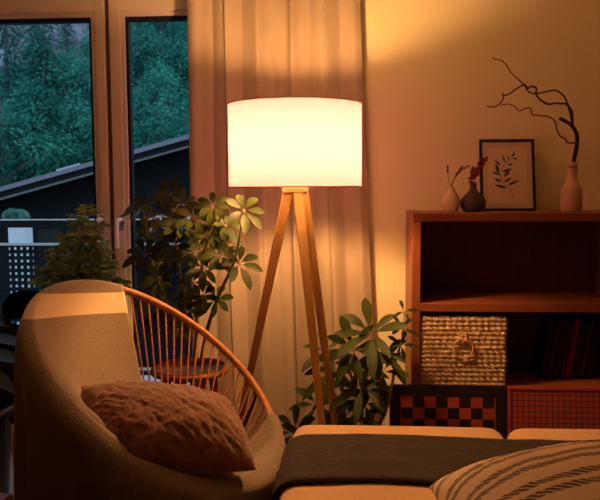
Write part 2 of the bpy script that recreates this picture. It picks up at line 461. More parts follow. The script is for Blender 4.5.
# ------------------------------------------------------------------ floor lamp
LX, LY = -.174, 2.40
def lamp():
    t = thing('floor_lamp', 'wooden tripod floor lamp with a lit white drum shade', 'lamp', (LX, LY, 0))
    zb, zt, r = 1.1475, 1.4135, .2185
    P = [[(LX+(r)*math.cos(q), LY+r*math.sin(q), lerp(zb, zt, i/8)) for q in (2*math.pi*j/96 for j in range(96))] for i in range(9)]
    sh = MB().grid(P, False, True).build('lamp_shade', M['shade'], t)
    for z in (zb, zt):
        MB().tube([(LX+r*math.cos(q), LY+r*math.sin(q), z) for q in (2*math.pi*j/96 for j in range(96))], .0022, 8, True).build('shade_ring', M['brass'], sh)
    w = MB()
    for k in range(3):
        q = R(90+120*k)
        w.tube([(LX+.02*math.cos(q), LY+.02*math.sin(q), zb+.012), (LX+r*math.cos(q), LY+r*math.sin(q), zb+.004)], .002, 6)
    w.tube([(LX+.02*math.cos(q), LY+.02*math.sin(q), zb+.012) for q in (2*math.pi*j/20 for j in range(20))], .003, 6, True)
    w.build('shade_spider', M['brass'], sh)
    # turned hub under the shade
    MB().box(LX-.042, LX+.042, LY-.03, LY+.03, 1.128, 1.146).build('top_plate', M['oak'], t, smooth=False, bevel=.003)
    w = MB(); w.lathe([(.016, 1.146), (.016, 1.19), (.02, 1.192), (.02, 1.222), (.013, 1.226)], (LX, LY, 0), 20)
    w.build('bulb_socket', M['white_metal'], t)
    w = MB(); w.ball((LX, LY, 1.288), .031, 20, 14); w.tube([(LX, LY, 1.225), (LX, LY, 1.266)], .013, 16)
    w.build('bulb', M['bulb'], t)
    for ang, dx in ((180, -.024), (-60, .010), (53, .027)):
        q = R(ang)
        top = V((LX+dx, LY+.018*math.sin(q), 1.130)); foot = V((LX+.27*math.cos(q), LY+.27*math.sin(q), .0))
        d = (foot-top)
        side = V((-math.sin(q), math.cos(q), 0)) if ang == 180 else V((1, 0, 0))
        if ang == 180: side = V((1, .25, 0)).normalized()
        if ang == -60: side = V((1, .1, 0)).normalized()
        if ang == 53: side = V((.6, .8, 0)).normalized()
        dn = d.normalized(); side = (side - dn*side.dot(dn)).normalized(); th = dn.cross(side)
        w = MB(); c0 = len(w.v)
        for p, sw in ((top, .0165), (foot, .0088)):
            for a, b in ((-1, -1), (1, -1), (1, 1), (-1, 1)):
                vv = p + side*(sw*a) + th*(.009*b)
                if p is foot: vv.z = max(0, .001)
                w.v.append(vv)
        w.f = [(0, 3, 2, 1), (4, 5, 6, 7)] + [(i, (i+1) % 4, 4+(i+1) % 4, 4+i) for i in range(4)]
        w.build('leg', M['oak'], t, smooth=False, bevel=.003)
lamp()

# ------------------------------------------------------------------ bookcase and what stands on and in it
SX0, SX1, SY0, SY1 = .2366, 1.032, 2.68, 2.985
TOP = 1.048
bk = thing('bookcase', 'red-brown wooden bookcase with open compartments against the wall', 'bookcase', ((SX0+SX1)/2, (SY0+SY1)/2, 0))
for xa in (SX0, SX1-.031):
    MB().box(xa, xa+.031, SY0+.002, SY1, 0, TOP-.0312).build('side_panel', M['redwood_v'], bk, smooth=False, bevel=.002)
MB().box(SX0, SX1, SY0-.002, SY1, TOP-.031, TOP).build('top_board', M['redwood'], bk, smooth=False, bevel=.003)
for z in (.714, .398, .08):
    MB().box(SX0+.0315, SX1-.0315, SY0+.001, SY1-.012, z-.030, z).build('shelf_board', M['redwood'], bk, smooth=False, bevel=.002)
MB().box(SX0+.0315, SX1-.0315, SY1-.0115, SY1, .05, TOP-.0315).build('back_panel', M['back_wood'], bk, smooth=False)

# basket
def basket():
    x0, x1, y0, y1, z0, z1 = .273, .583, 2.697, 2.955, .3985, .66
    t = thing('storage_basket', 'woven seagrass storage basket with a ring handle in the bookcase', 'basket', ((x0+x1)/2, (y0+y1)/2, z0))
    w = MB(); rows, per = 15, .0235
    path = [(x0, y0), (x1, y0), (x1, y1), (x0, y1)]
    segs = []; S = 0
    for i in range(4):
        a, b = V((*path[i], 0)), V((*path[(i+1) % 4], 0)); segs.append((S, a, b)); S += (b-a).length
    nU, nV = 380, 105; P = []
    def pt(sv):
        for q, a, b in reversed(segs):
            if sv >= q:
                d = (b-a).normalized(); return a + d*(sv-q), V((d.y, -d.x, 0))
    for j in range(nV+1):
        f = j/nV; row = []
        for i in range(nU):
            sv = S*i/nU; p, nn = pt(sv)
            r = f*rows; ri = int(min(r, rows-1)); fr = r-ri
            wob = .12*math.sin(sv*31+ri*1.7)
            slant = (sv/per + (ri % 2)*.5 + .55*(fr-.5) + .25*math.sin(ri*2.3)) % 1
            h = math.sin(math.pi*min(1, max(.03, fr+wob*.3)))**.45 * (.15+.85*math.sin(math.pi*slant)**.7)
            row.append(p + nn*(.0085*h + .002*noise.noise(V((sv*40, f*9, 0)))) + V((0, 0, z0 + (z1-z0)*f)))
        P.append(row)
    w.grid(P, False, True)
    w.box(x0+.002, x1-.002, y0+.002, y1-.002, z0+.001, z0+.01)
    w.build('basket_body', M['seagrass'], t)
    rim = []
    cor = [V((x0+.002, y0+.002, z1)), V((x1-.002, y0+.002, z1)), V((x1-.002, y1-.002, z1)), V((x0+.002, y1-.002, z1))]
    for i in range(4):
        for k in range(26):
            p = lerp(cor[i], cor[(i+1) % 4], k/26); rim.append(p + V((0, 0, .0022*math.sin(k*2.4))))
    MB().tube(rim, [.0062+.0016*math.sin(i*1.2) for i in range(len(rim))], 8, True).build('rim', M['seagrass'], t)
    cx, cz = .4275, .545
    h = MB().tube([(cx+.036*math.cos(q), y0-.0145, cz+.037*math.sin(q)) for q in (2*math.pi*j/40 for j in range(40))], .0034, 8, True).build('ring_handle', M['ring'], t)
    MB().tube([(cx+.010*math.cos(q), y0-.0145+.008*math.sin(q), cz+.040+.012*math.sin(q*2)*.3+.010*math.sin(q)) for q in (2*math.pi*j/16 for j in range(16))], .004, 8, True).build('handle_loop', M['ring'], h)
basket()

# leaning books
def book(px, wpx, ht, m, label, lean=9, Y=2.83, depth=.15, lab_y=None):
    sc_ = Y/F_PX; x = (px-348)*sc_; wd = wpx*sc_
    t = thing('book', label, 'book', (x, Y, .3985), 'books leaning in the lower compartment', (0, R(lean), 0))
    w = MB(); w.box(0, .0018, 0, depth, 0, ht); w.box(wd-.0018, wd, 0, depth, 0, ht); w.box(.0018, wd-.0018, 0, .0018, 0, ht)
    w.build('cover', m, t, smooth=False, local=True)
    MB().box(.002, wd-.002, .002, depth-.004, .004, ht-.004).build('page_block', M['pages'], t, smooth=False, local=True)
book(540, 5.0, .235, M['book_dark'], 'black book, leftmost of the leaning row in the bookcase')
book(546.5, 4.5, .222, M['book_grey'], 'thin grey book second from left in the leaning row')
book(552.5, 5.0, .230, M['book_dark'], 'black book between the thin grey book and the maroon book')
book(559, 3.4, .20, M['book_maroon'], 'narrow maroon book just left of the bright red spine')
book(564, 5.2, .238, M['book_red'], 'book with the bright red spine leaning in the bookcase')
book(571, 5.0, .215, M['book_dark'], 'black book directly right of the bright red spine')
book(577.5, 4.6, .225, M['book_grey'], 'grey book second from right in the leaning row')
book(583.5, 6.0, .19, M['book_dark'], 'short black book at the right end of the leaning row')

# boards leaning on the bookcase front
def board(xa, xb, h, label, cat_name, kind):
    lean = math.atan2(.055, h); w_ = xb-xa
    t = thing(cat_name, label, 'game board', (xa, 2.612, 0), None, (-lean, 0, 0))
    if kind == 'checker':
        mg = .0395
        w = MB(); w.box(0, mg, 0, .016, 0, h); w.box(w_-mg, w_, 0, .016, 0, h); w.box(mg, w_-mg, 0, .016, h-mg, h); w.box(mg, w_-mg, 0, .016, 0, mg)
        w.build('board_frame', M['black_frame'], t, smooth=False, local=True, bevel=.002)
        w = MB(); w.box(mg, w_-mg, .004, .014, mg, h-mg)
        w.build('border_line', M['board_line'], t, smooth=False, local=True)
        e = mg+.004; w = MB(); i = 0
        for (x, z, uu, vv) in ((e, e, 0, 0), (w_-e, e, 8, 0), (w_-e, h-e, 8, 8), (e, h-e, 0, 8)):
            w.uv[i] = (uu, vv); w.v.append(V((x, .0035, z))); i += 1
        w.f = [(0, 1, 2, 3)]
        w.build('chequered_field', M['checker'], t, smooth=False, local=True)
    else:
        mg = .013
        w = MB(); w.box(0, mg, 0, .016, 0, h); w.box(w_-mg, w_, 0, .016, 0, h); w.box(mg, w_-mg, 0, .016, h-mg, h); w.box(mg, w_-mg, 0, .016, 0, mg)
        w.build('board_frame', M['board_line'], t, smooth=False, local=True, bevel=.002)
        w = MB(); w.box(mg, w_-mg, .005, .014, mg, h-mg); w.build('backing', M['black_frame'], t, smooth=False, local=True)
        w = MB(); i = 0
        for (x, z, uu, vv) in ((mg, mg, 0, 0), (w_-mg, mg, 19, 0), (w_-mg, h-mg, 19, 19), (mg, h-mg, 0, 19)):
            w.uv[i] = (uu, vv); w.v.append(V((x, .0045, z))); i += 1
        w.f = [(0, 1, 2, 3)]
        w.build('grid_field', M['grid'], t, smooth=False, local=True)
board(at(390, 400, 2.635).x, at(508, 400, 2.635).x, .414, 'black-framed red and black chequered board leaning on the bookcase', 'draughts_board', 'checker')
board(at(509.3, 400, 2.635).x, at(509.3, 400, 2.635).x+.428, .412, 'red board with a fine dark grid leaning on the bookcase', 'grid_board', 'grid')

# things on the bookcase top
def vase_cream():
    c = V((.392, 2.80, TOP)); w = MB()
    prof = [(.017, .0), (.022, .002), (.030, .014), (.0355, .032), (.0345, .046), (.026, .064), (.016, .080), (.0095, .090), (.0085, .096), (.0065, .096), (.006, .09), (.004, .06)]
    tag(w.lathe(prof, c, 40).build('vase', M['cream_ceramic'], origin=c), 'small cream teardrop vase, leftmost on the bookcase top', 'vase')
    return c
def vase_dark():
    c = V((.4775, 2.815, TOP)); w = MB()
    prof = [(.026, 0), (.035, .003), (.044, .016), (.0475, .032), (.044, .048), (.034, .062), (.022, .074), (.0135, .084), (.0115, .096), (.0125, .108), (.010, .108), (.009, .09)]
    tag(w.lathe(prof, c, 144, .035, 18).build('vase', M['dark_ceramic'], origin=c), 'dark ribbed round vase between the cream vase and the frame', 'vase')
    return c
vc = vase_cream(); vd = vase_dark()
def P2(px, py, Y=2.80): return at(px, py, Y)
def bud_spike(name, pts, seed, label, dens, rr):
    rnd = random.Random(seed)
    pth = smooth_path([vc+V((0, 0, .05))] + [P2(*p) for p in pts], 5)
    t = thing(name, label, 'dried flower', pth[0], 'dried stems in the cream vase')
    MB().tube(pth, .0011, 6).build('stem', M['stem_dry'], t)
    w = MB(); k0 = int(len(pth)*dens)
    for i in range(k0, len(pth)):
        for q in range(3):
            w.ball(pth[i]+V((rnd.uniform(-1, 1), rnd.uniform(-1, 1), rnd.uniform(-1, 1)))*rr*.55, (rr*.6, rr*.6, rr*1.0), 6, 5)
    w.build('flower_bud', M['lavender'], t)
bud_spike('lavender_stem', [(450.5, 186), (448.7, 180), (447.8, 172), (447.6, 166)], 1, 'dried stem with one upright dark bud, left in the cream vase', .72, .0034)
bud_spike('lavender_stem', [(451.3, 186), (454, 179), (458, 172), (462, 167)], 2, 'dried stem with dark buds in middle of the cream vase', .62, .0036)
bud_spike('lavender_stem', [(451.8, 186), (456, 177), (462, 170), (469, 166)], 3, 'dried stem bending furthest right out of the cream vase', .66, .0033)
def red_sprig():
    rnd = random.Random(5)
    pth = smooth_path([vd+V((0, 0, .06)), P2(471, 184, 2.815), P2(474, 176, 2.81), P2(480, 166, 2.80), P2(485, 159, 2.80)], 6)
    pth2 = smooth_path([vd+V((0, 0, .07)), P2(471.5, 184, 2.815), P2(474, 175, 2.82), P2(475, 169, 2.82)], 5)
    t = thing('red_leaf_sprig', 'dried dark red leafy sprig standing in the ribbed vase', 'dried flower', pth[0])
    MB().tube(pth, .0011, 6).tube(pth2, .001, 6).build('stem', M['red_leaf'], t)
    w = MB()
    for pp in (pth, pth2):
        for i in range(9, len(pp)):
            for s in (-1, 1):
                a = rnd.uniform(-.5, .5)
                d = V((s*(.8+.3*rnd.random()), rnd.uniform(-.5, .5), .5+a))
                w.leaf(pp[i], d, (0, -1, .3), rnd.uniform(.013, .022), .0085, .15, .2, 5)
    for (px, py) in ((470, 181), (474, 183), (468, 178), (477, 180)):
        w.leaf(P2(471.5, 184, 2.812), P2(px+(px-471)*1.0, py-3, 2.80)-P2(471.5, 184, 2.812), (0, -1, .3), .02, .009, .1, .2, 5)
    w.build('leaf', M['red_leaf'], t)
red_sprig()

def picture():
    W_, H_ = .2135, .292; Yb = 2.895
    p = at(508.6, 209.2, Yb)
    lean = math.atan2(.07, H_)
    t = thing('picture_frame', 'thin black picture frame with a leafy sprig drawing, leaning on the wall', 'picture', (p.x, Yb, TOP), None, (-lean, 0, R(-1.5)))
    a, b, m_ = -W_/2, W_/2, .0105
    w = MB(); w.box(a, a+m_, 0, .014, 0, H_); w.box(b-m_, b, 0, .014, 0, H_); w.box(a+m_, b-m_, 0, .014, H_-m_, H_); w.box(a+m_, b-m_, 0, .014, 0, m_)
    w.build('frame_border', M['black_frame'], t, smooth=False, local=True, bevel=.0015)
    w = MB(); k = .021
    xa, xb, za, zb = a+m_, b-m_, m_, H_-m_
    w.box(xa, xa+k, .006, .009, za, zb); w.box(xb-k, xb, .006, .009, za, zb); w.box(xa+k, xb-k, .006, .009, zb-k, zb); w.box(xa+k, xb-k, .006, .009, za, za+k)
    w.build('mat_board', M['mat_board'], t, smooth=False, local=True)
    pr = MB().box(xa, xb, .0085, .012, za, zb).build('art_print', M['paper'], t, smooth=False, local=True)
    w = MB(); s = 1/6.667/247.0*1.02
    def q(cx, cy): return V(((cx-190)*s, .0078, H_*.497 - (cy-229)*s))
    stem = smooth_path([q(225, 375), q(212, 335), q(195, 308), q(165, 285), q(150, 240), q(155, 190), q(190, 140), q(235, 95)], 5)
    w.tube(stem, .0008, 5)
    for (b0, t0, wd) in (((150, 270), (106, 246), 16), ((182, 312), (110, 290), 18), ((148, 228), (92, 203), 13), ((137, 215), (120, 150), 24), ((152, 165), (112, 125), 13), ((176, 142), (166, 93), 12),
                         ((203, 128), (194, 100), 8), ((226, 108), (240, 70), 12), ((226, 116), (260, 122), 11), ((192, 158), (232, 155), 11), ((160, 205), (220, 184), 17), ((172, 236), (208, 192), 20), ((168, 272), (220, 244), 15), ((195, 292), (260, 262), 17)):
        p0, p1 = q(*b0), q(*t0); d = p1-p0
        w.leaf(p0, d, (0, -1, 0), d.length, wd*s, 0, 0, 7)
    w.build('sprig_drawing', M['ink'], pr, local=True)
picture()

def bottle():
    c = at(571, 211, 2.80); c.z = TOP
    t = thing('bottle_vase', 'tall pinkish clay bottle at right on the bookcase top', 'vase', c)
    prof = [(.034, 0), (.0375, .003), (.039, .02), (.0395, .075), (.0375, .088), (.030, .100), (.0215, .112), (.0185, .124), (.0180, .155), (.0195, .157), (.0200, .160), (.0195, .163), (.018, .165), (.0175, .172), (.0190, .174), (.0190, .186), (.0150, .186), (.014, .17), (.012, .12)]
    MB().lathe(prof, c, 40).build('bottle_body', M['terra'], t)
    MB().tube([(c.x+.0188*math.cos(q), c.y+.0188*math.sin(q), c.z+.167) for q in (2*math.pi*j/30 for j in range(30))], .0018, 6, True).build('neck_band', M['terra_band'], t)
    return c
bc = bottle()
def curly_branch():
    def pp(px, py, dy): return at(px, py, 2.80+dy)
    base = bc + V((0, 0, .10))
    trunk = smooth_path([base, pp(573.3, 163, 0), pp(576, 150, 0), pp(577.2, 139, -.005), pp(575.5, 131, -.01), pp(570.5, 124.5, -.02), pp(565, 121, -.03), pp(560, 118.5, -.04)], 6)
    nT = len(trunk)
    t = thing('curly_branch', 'dark twisted willow branch standing in the clay bottle', 'branch', trunk[0])
    MB().tube(trunk, [lerp(.0085, .0060, i/nT) for i in range(nT)], 10).build('main_stem', M['branch'], t)
    def tw(pts, r0, r1):
        pth = smooth_path(pts, 6); k = len(pth)
        MB().tube(pth, [lerp(r0, r1, i/k) for i in range(k)], 8).build('twig', M['branch'], t)
    tw([pp(572.5, 127, -.015), pp(571, 116, 0), pp(567.5, 105, .01), pp(562, 103.6, .01), pp(555, 103.3, .0), pp(548, 104, -.01), pp(540, 99.5, -.02), pp(536, 93.5, -.02), pp(536.5, 88.5, -.01), pp(532, 86.4, 0), pp(527.5, 88.3, .005), pp(524.5, 84.7, 0), pp(517, 88.5, -.01), pp(509, 94, -.02), pp(504, 95.3, -.02), pp(502.6, 93, -.02), pp(503.5, 98.5, -.025), pp(499, 104.5, -.03), pp(493, 107, -.03), pp(487, 106, -.03)], .0042, .0020)
    tw([pp(573, 127, -.012), pp(572, 112, .02), pp(567.5, 104, .035), pp(564.5, 97, .04), pp(556, 90.5, .05), pp(545, 92, .05), pp(535, 93.6, .04), pp(528.5, 91.5, .03), pp(525, 86, .02), pp(519, 80, .02), pp(511, 72.5, .02), pp(505.5, 64, .02), pp(500, 60.2, .02), pp(494.5, 59.5, .02), pp(492.6, 57, .02)], .0036, .0017)
    tw([pp(575, 143, .0), pp(567.5, 142.5, -.02), pp(565, 138.5, -.03), pp(560, 136, -.04), pp(557, 130, -.05), pp(555, 121.5, -.05), pp(549, 117, -.05), pp(540, 115.5, -.06), pp(532.5, 114.5, -.06), pp(530.5, 108.5, -.06), pp(525, 108.5, -.06), pp(519, 111, -.06), pp(515, 106.5, -.06), pp(508, 104, -.06), pp(501, 105.3, -.06)], .0028, .0015)
curly_branch()

# ------------------------------------------------------------------ sofa, blanket, striped pillow
SO_X0, SO_XM, SO_X1, SO_Y0, SO_Y1, SO_Z = -.165, .455, 1.075, 1.16, 2.125, .455
TH_C = .17
def rounded(x0, x1, y0, y1, z0, z1, r, crown, nx=26, ny=26, nz=8):
    """a soft cushion block: rounded edges and a slight crown"""
    c = V(((x0+x1)/2, (y0+y1)/2, (z0+z1)/2)); h = V(((x1-x0)/2, (y1-y0)/2, (z1-z0)/2))
    mb = MB()
    def wr(p):
        inner = V((max(-h.x+r, min(h.x-r, p.x)), max(-h.y+r, min(h.y-r, p.y)), max(-h.z+r, min(h.z-r, p.z))))
        d = p-inner
        q = inner + d.normalized()*r if d.length > 1e-9 else p
        k = max(0, 1-(q.x/h.x)**2)*max(0, 1-(q.y/h.y)**2)
        q.z += crown*k*(1 if q.z > 0 else -.2)
        return c+q
    def lin(a, n):   # denser near the ends
        return [a*math.sin(math.pi*(i/n-.5)) for i in range(n+1)]
    X, Y, Z = lin(h.x, nx), lin(h.y, ny), lin(h.z, nz)
    for s in (-1, 1):
        mb.grid([[wr(V((x, y, s*h.z))) for y in Y] for x in (X if s > 0 else X[::-1])])
        mb.grid([[wr(V((x, s*h.y, z))) for z in Z] for x in (X[::-1] if s > 0 else X)])
        mb.grid([[wr(V((s*h.x, y, z))) for z in Z] for y in (Y if s > 0 else Y[::-1])])
    return mb
sofa = thing('sofa', 'low tan fabric sofa with two flat seat cushions in the foreground', 'sofa', ((SO_X0+SO_X1)/2, (SO_Y0+SO_Y1)/2, 0))
CR = .012
for xa, xb in ((SO_X0, SO_XM-.001), (SO_XM+.001, SO_X1)):
    rounded(xa, xb, SO_Y0, SO_Y1, SO_Z-TH_C, SO_Z-CR+.004, .05, CR).build('seat_cushion', M['sofa'], sofa)
rounded(SO_X0+.02, SO_X1, SO_Y0+.01, SO_Y1-.02, .12, SO_Z-TH_C-.001, .02, 0, 10, 10, 4).build('sofa_base', M['sofa'], sofa)
for x in (SO_X0+.1, SO_X1-.1):
    for y in (SO_Y0+.1, SO_Y1-.1):
        MB().lathe([(.018, 0), (.024, .122)], (x, y, 0), 16).build('leg', M['sofa_leg'], sofa)

def cushion_top(x, y):
    """height of the seat along x, y (rounded at the left end and across the seam)"""
    r = .05; z = SO_Z-CR+.004
    xa, xb = (SO_X0, SO_XM) if x < SO_XM else (SO_XM, SO_X1)
    hx = (xb-xa)/2; cx = (xa+xb)/2; hy = (SO_Y1-SO_Y0)/2; cy = (SO_Y0+SO_Y1)/2
    k = max(0, 1-((x-cx)/hx)**2)*max(0, 1-((y-cy)/hy)**2)
    z += CR*k
    return z
def blanket():
    y0, y1 = 1.625, 1.950; P = []
    prof = []                                     # (x, z) along the strip
    for k in range(7): prof.append((SO_X0-.012, .24+.03*k))
    for k in range(9):
        a = math.pi*k/16
        prof.append((SO_X0+.05-(.05+.012)*math.cos(a), SO_Z-CR+.004-.05 + (.05+.010)*math.sin(a)))
    n = 46
    for k in range(1, n+1): prof.append((SO_X0+.05 + (SO_X1-.06-SO_X0-.05)*k/n, None))
    rows = []
    for i, (x, z) in enumerate(prof):
        row = []
        for j in range(25):
            f = j/24
            wob = .010*math.sin(x*7+1.3) + .006*math.sin(x*17)
            y = lerp(y0 + wob + .02*min(1, max(0, -x+.1)*4), y1 + wob*.6 - .012*max(0, x-.2), f)
            edge = min(f, 1-f)
            zz = (cushion_top(x, y)+.010) if z is None else z + (CR*.3 if i > 6 else 0)
            zz += .004*noise.noise(V((x*9, y*14, 0))) * (1 if z is None else .3)
            if f < .04: zz -= .005
            row.append(V((x + (.004*math.sin(f*25) if z is not None and i < 7 else 0), y, zz)))
        rows.append(row)
    o = MB().grid(rows).build('blanket', M['blanket'], solid=.009)
    tag(o, 'dark charcoal wool blanket laid across the tan sofa', 'blanket')
blanket()

def pillow_mesh(c, U, Vv, A, B, Tt, Tb, wr=0, seed=0, pinch=.13, n=44, p=.5):
    U, Vv = V(U).normalized(), V(Vv); Vv = (Vv-U*Vv.dot(U)).normalized(); N = U.cross(Vv)
    w = MB(); c = V(c)
    def pos(u, v, s):
        x = A*u*(1-pinch*(1-v*v)*abs(u)); y = B*v*(1-pinch*(1-u*u)*abs(v))
        e = max(0, (1-u*u)*(1-v*v))
        h = (Tt if s > 0 else Tb)*e**p
        q = c + U*x + Vv*y + N*(s*h)
        if wr:
            k = min(1, e*4)
            dsp = noise.noise(V((u*3+seed, v*2, s)))*.8 - .9*abs(noise.noise(V((u*8+v*5+seed, v*2.2-u*1.2, 3*s))))*1.3 - 1.1*abs(noise.noise(V((u*15-v*6+seed, v*4+u*2, 5*s)))) + .12*noise.noise(V((u*26, v*26, seed)))
            q += N*(s*wr*dsp*k) + (U*noise.noise(V((u*6, v*6, 7+seed))) + Vv*noise.noise(V((u*6, v*6, 17+seed))))*wr*.5
        return q
    ts = [math.sin(math.pi/2*(2*i/n-1)) for i in range(n+1)]
    w.grid([[pos(u, v, 1) for v in ts] for u in ts], uv=[[(A*u, B*v) for v in ts] for u in ts])
    w.grid([[pos(u, v, -1) for v in ts] for u in reversed(ts)], uv=[[(A*u, B*v) for v in ts] for u in reversed(ts)])
    return w
tag(pillow_mesh((.530, 1.205, .524), (1, .02, 0), (-.02, 1, .0), .355, .275, .178, .060, .004, 2, .07, 50, .42).build('striped_pillow', M['striped']),
    'cream pillow with dashed dark brown stripes lying on the sofa', 'pillow')

# ------------------------------------------------------------------ rattan armchair
HC = V((-.496, 1.873, .643)); YAW, TILT, HA, HB = -.257, .676, .377, .375
hf = V((math.cos(YAW)*math.cos(TILT), math.sin(YAW)*math.cos(TILT), -math.sin(TILT)))
hl = V((-math.sin(YAW), math.cos(YAW), 0))
def hoop(a): return HC + hf*(HA*math.cos(a)) + hl*(HB*math.sin(a))
RING = HC + V((.03, -.02, -.335)); RR = .085
def ringp(a): return RING + V((math.cos(YAW+a)*RR, math.sin(YAW+a)*RR, -.02*math.cos(a)))
chair = thing('rattan_armchair', 'round rattan armchair with fanned cords, half covered by a throw', 'armchair', (HC.x, HC.y, 0))
n = 120
MB().tube([hoop(2*math.pi*i/n) for i in range(n)], .0115, 12, True).build('rim', M['rattan'], chair)
MB().tube([ringp(2*math.pi*i/40) for i in range(40)], .009, 8, True).build('seat_ring', M['rattan'], chair)
NC = 76
for i in range(NC):
    a = 2*math.pi*i/NC; p, q = hoop(a), ringp(a)
    mid = lerp(p, q, .5) + V((0, 0, -.02))
    MB().tube(smooth_path([p, mid, q], 5), .0031, 6).build('cord', M['cord'], chair)
# legs: three steel rods from the rim to the floor, meeting the seat ring
for a, fx, fy in ((R(62), .13, .27), (R(298), .10, -.27), (R(180), -.27, 0)):
    p = hoop(a); foot = V((HC.x+fx, HC.y+fy, .008)); ring = ringp(a)
    MB().tube(smooth_path([p+V((0, 0, -.005)), lerp(p, ring, .45)+V((0, 0, -.05)), ring+V((0, 0, -.03)), foot], 6), .008, 8).build('leg', M['chair_metal'], chair)

# throw over the back and the near side of the chair
def throw():
    a0, a1 = R(148), R(404)
    nS = 150; P = []; UVs = []
    cum = 0; prev = None
    for i in range(nS+1):
        s = i/nS; a = lerp(a0, a1, s)
        H_ = hoop(a); q = ringp(a)
        if prev is not None: cum += (H_-prev).length
        prev = H_
        outd = H_-HC; outd.z = 0; outd.normalize()
        inn = (q-H_); innL = inn.length; inn.normalize()
        tang = (hoop(a+.01)-hoop(a-.01)).normalized()
        nrm = inn.cross(tang)
        if nrm.z < 0: nrm = -nrm
        row = []; uvr = []
        nI, nO = 40, 34
        # inside of the shell, from low on the seat up to the rim
        for k in range(nI):
            f = 1-k/(nI-1)
            near_ = min(1, max(0, (a-R(210))/R(60)))*min(1, max(0, (R(390)-a)/R(30)))
            seat_ = min(1, max(0, (a-R(255))/R(40)))*min(1, max(0, (R(415)-a)/R(30)))
            q2, h2 = ringp(a+math.pi), hoop(a+math.pi); d2 = (q2-q).length; d3 = (h2-q2).length
            L = (innL*.97 + seat_*(d2 + .48*d3))*f
            if L <= innL: pb = H_ + inn*(L+.004)
            elif L <= innL+d2: pb = lerp(q, q2, (L-innL)/d2)
            else: pb = lerp(q2, h2, (L-innL-d2)/d3) + V((0, 0, .012))
            f = min(1, L/(innL*.97))
            p = pb + nrm*(.0155 + .010*math.sin(math.pi*f)*noise.noise(V((s*9, f*3, 1))) + .006*f)
            p += V((0, 0, lerp(-.012, .045, near_)*math.sin(math.pi*min(1, f**.6))))
            row.append(p)
        # over the rim
        for k in range(1, 6):
            w_ = math.pi*k/6
            rr = lerp(.0165, .034, near_)
            e1 = nrm*math.cos(w_*.5) + outd*math.sin(w_*.5)
            row.append(H_ + e1*rr + V((0, 0, .003)))
        # hanging outside
        zb = .16 + .03*math.sin(s*21)
        top = row[-1]
        for k in range(1, nO+1):
            f = k/nO
            z = lerp(top.z-.002, zb, f)
            g_ = min(1, f*2.2)
            fold = (.013*math.sin(s*47+.8*math.sin(f*3)) + .009*math.sin(s*83+1))*g_
            flare = .003 + .004*math.sin(math.pi*min(1, f*4)) + .012*f
            if outd.x > .55: flare = .002; fold *= .25
            p = V((top.x, top.y, z)) + outd*(flare + fold + .004)
            row.append(p)
        for p in row: uvr.append((cum, p.z + .13*p.y))
        # the free edges wave a little
        if i in (0, nS):
            for k, p in enumerate(row): row[k] = p + V((0, 0, .003*math.sin(k*.7)))
        P.append(row); UVs.append(uvr)
    o = MB().grid(P, uv=UVs).build('throw_blanket', M['throw'], solid=.006)
    tag(o, 'brown woven throw with a cream stripe draped over the rattan armchair', 'throw')
throw()

# crumpled brown cushion in the chair
cTL, cTR, cBR, cBL = at(82, 392, 1.67), at(194, 398, 1.80), at(268, 462, 1.70), at(118, 455, 1.50)
cc = (cTL+cTR+cBR+cBL)/4
Uc = ((cTR-cTL)+(cBR-cBL)); Vc = ((cTL-cBL)+(cTR-cBR))
tag(pillow_mesh(cc+V((0, 0, -.005)), Uc, Vc, Uc.length/4*1.17, Vc.length/4*1.12, .085, .06, .0055, 4, -.03, 110, .5).build('cushion', M['brown_fabric']),
    'crumpled dark brown cushion lying in the rattan armchair', 'cushion')

# ------------------------------------------------------------------ stool behind the chair
def stool():
    c = at(190, 366, 2.42); r = .135
    t = thing('wooden_stool', 'low orange wooden stool seen through the chair cords', 'stool', (c.x, c.y, 0))
    z = c.z
    MB().lathe([(r-.012, z-.024), (r-.002, z-.020), (r, z-.012), (r-.003, z-.003), (r-.010, z)], (c.x, c.y, 0), 48).build('seat', M['stool'], t)
    for k in range(4):
        q = R(-52+90*k)
        MB().tube(smooth_path([(c.x+.085*math.cos(q), c.y+.085*math.sin(q), z-.022), (c.x+.11*math.cos(q), c.y+.11*math.sin(q), z*.55), (c.x+.15*math.cos(q), c.y+.15*math.sin(q), .012)], 6), [.0155]*7+[.0125]*6, 10).build('leg', M['stool'], t)
    w = MB(); zz = z*.42
    w.tube([(c.x+.122*math.cos(R(-52+90*k)), c.y+.122*math.sin(R(-52+90*k)), zz) for k in range(4)], .008, 8, True)
    w.build('stretcher', M['stool'], t)
stool()

# ------------------------------------------------------------------ house plants
def pot(t, c, r, h, m):
    p = MB().lathe([(r*.72, 0), (r*.78, .01), (r*.98, h-.03), (r*1.04, h-.028), (r*1.04, h), (r*.93, h), (r*.90, h-.03)], (c[0], c[1], c[2] if len(c) > 2 else 0), 36).build('pot', m, t)
    MB().lathe([(r*.90, h-.035), (r*.3, h-.028)], (c[0], c[1], c[2] if len(c) > 2 else 0), 24).build('soil', M['soil'], t)
def umbel(w, ws, p, out, n, L, W, rnd, tilt=.35):
    out = V(out).normalized()
    e1 = out.orthogonal().normalized(); e2 = out.cross(e1); ph = rnd.random()*6.28
    for k in range(n):
        a = ph + 2*math.pi*k/n + rnd.uniform(-.15, .15)
        rad = e1*math.cos(a) + e2*math.sin(a)
        d = rad*(1) + out*(tilt+rnd.uniform(-.15, .15))
        l_ = L*rnd.uniform(.78, 1.1)
        s0 = p + d.normalized()*(l_*.2)
        ws.tube([p, s0], .0011, 5)
        w.leaf(s0, d, out, l_, W*l_/L, rnd.uniform(.15, .4), rnd.uniform(.10, .28), 9, 1.6)
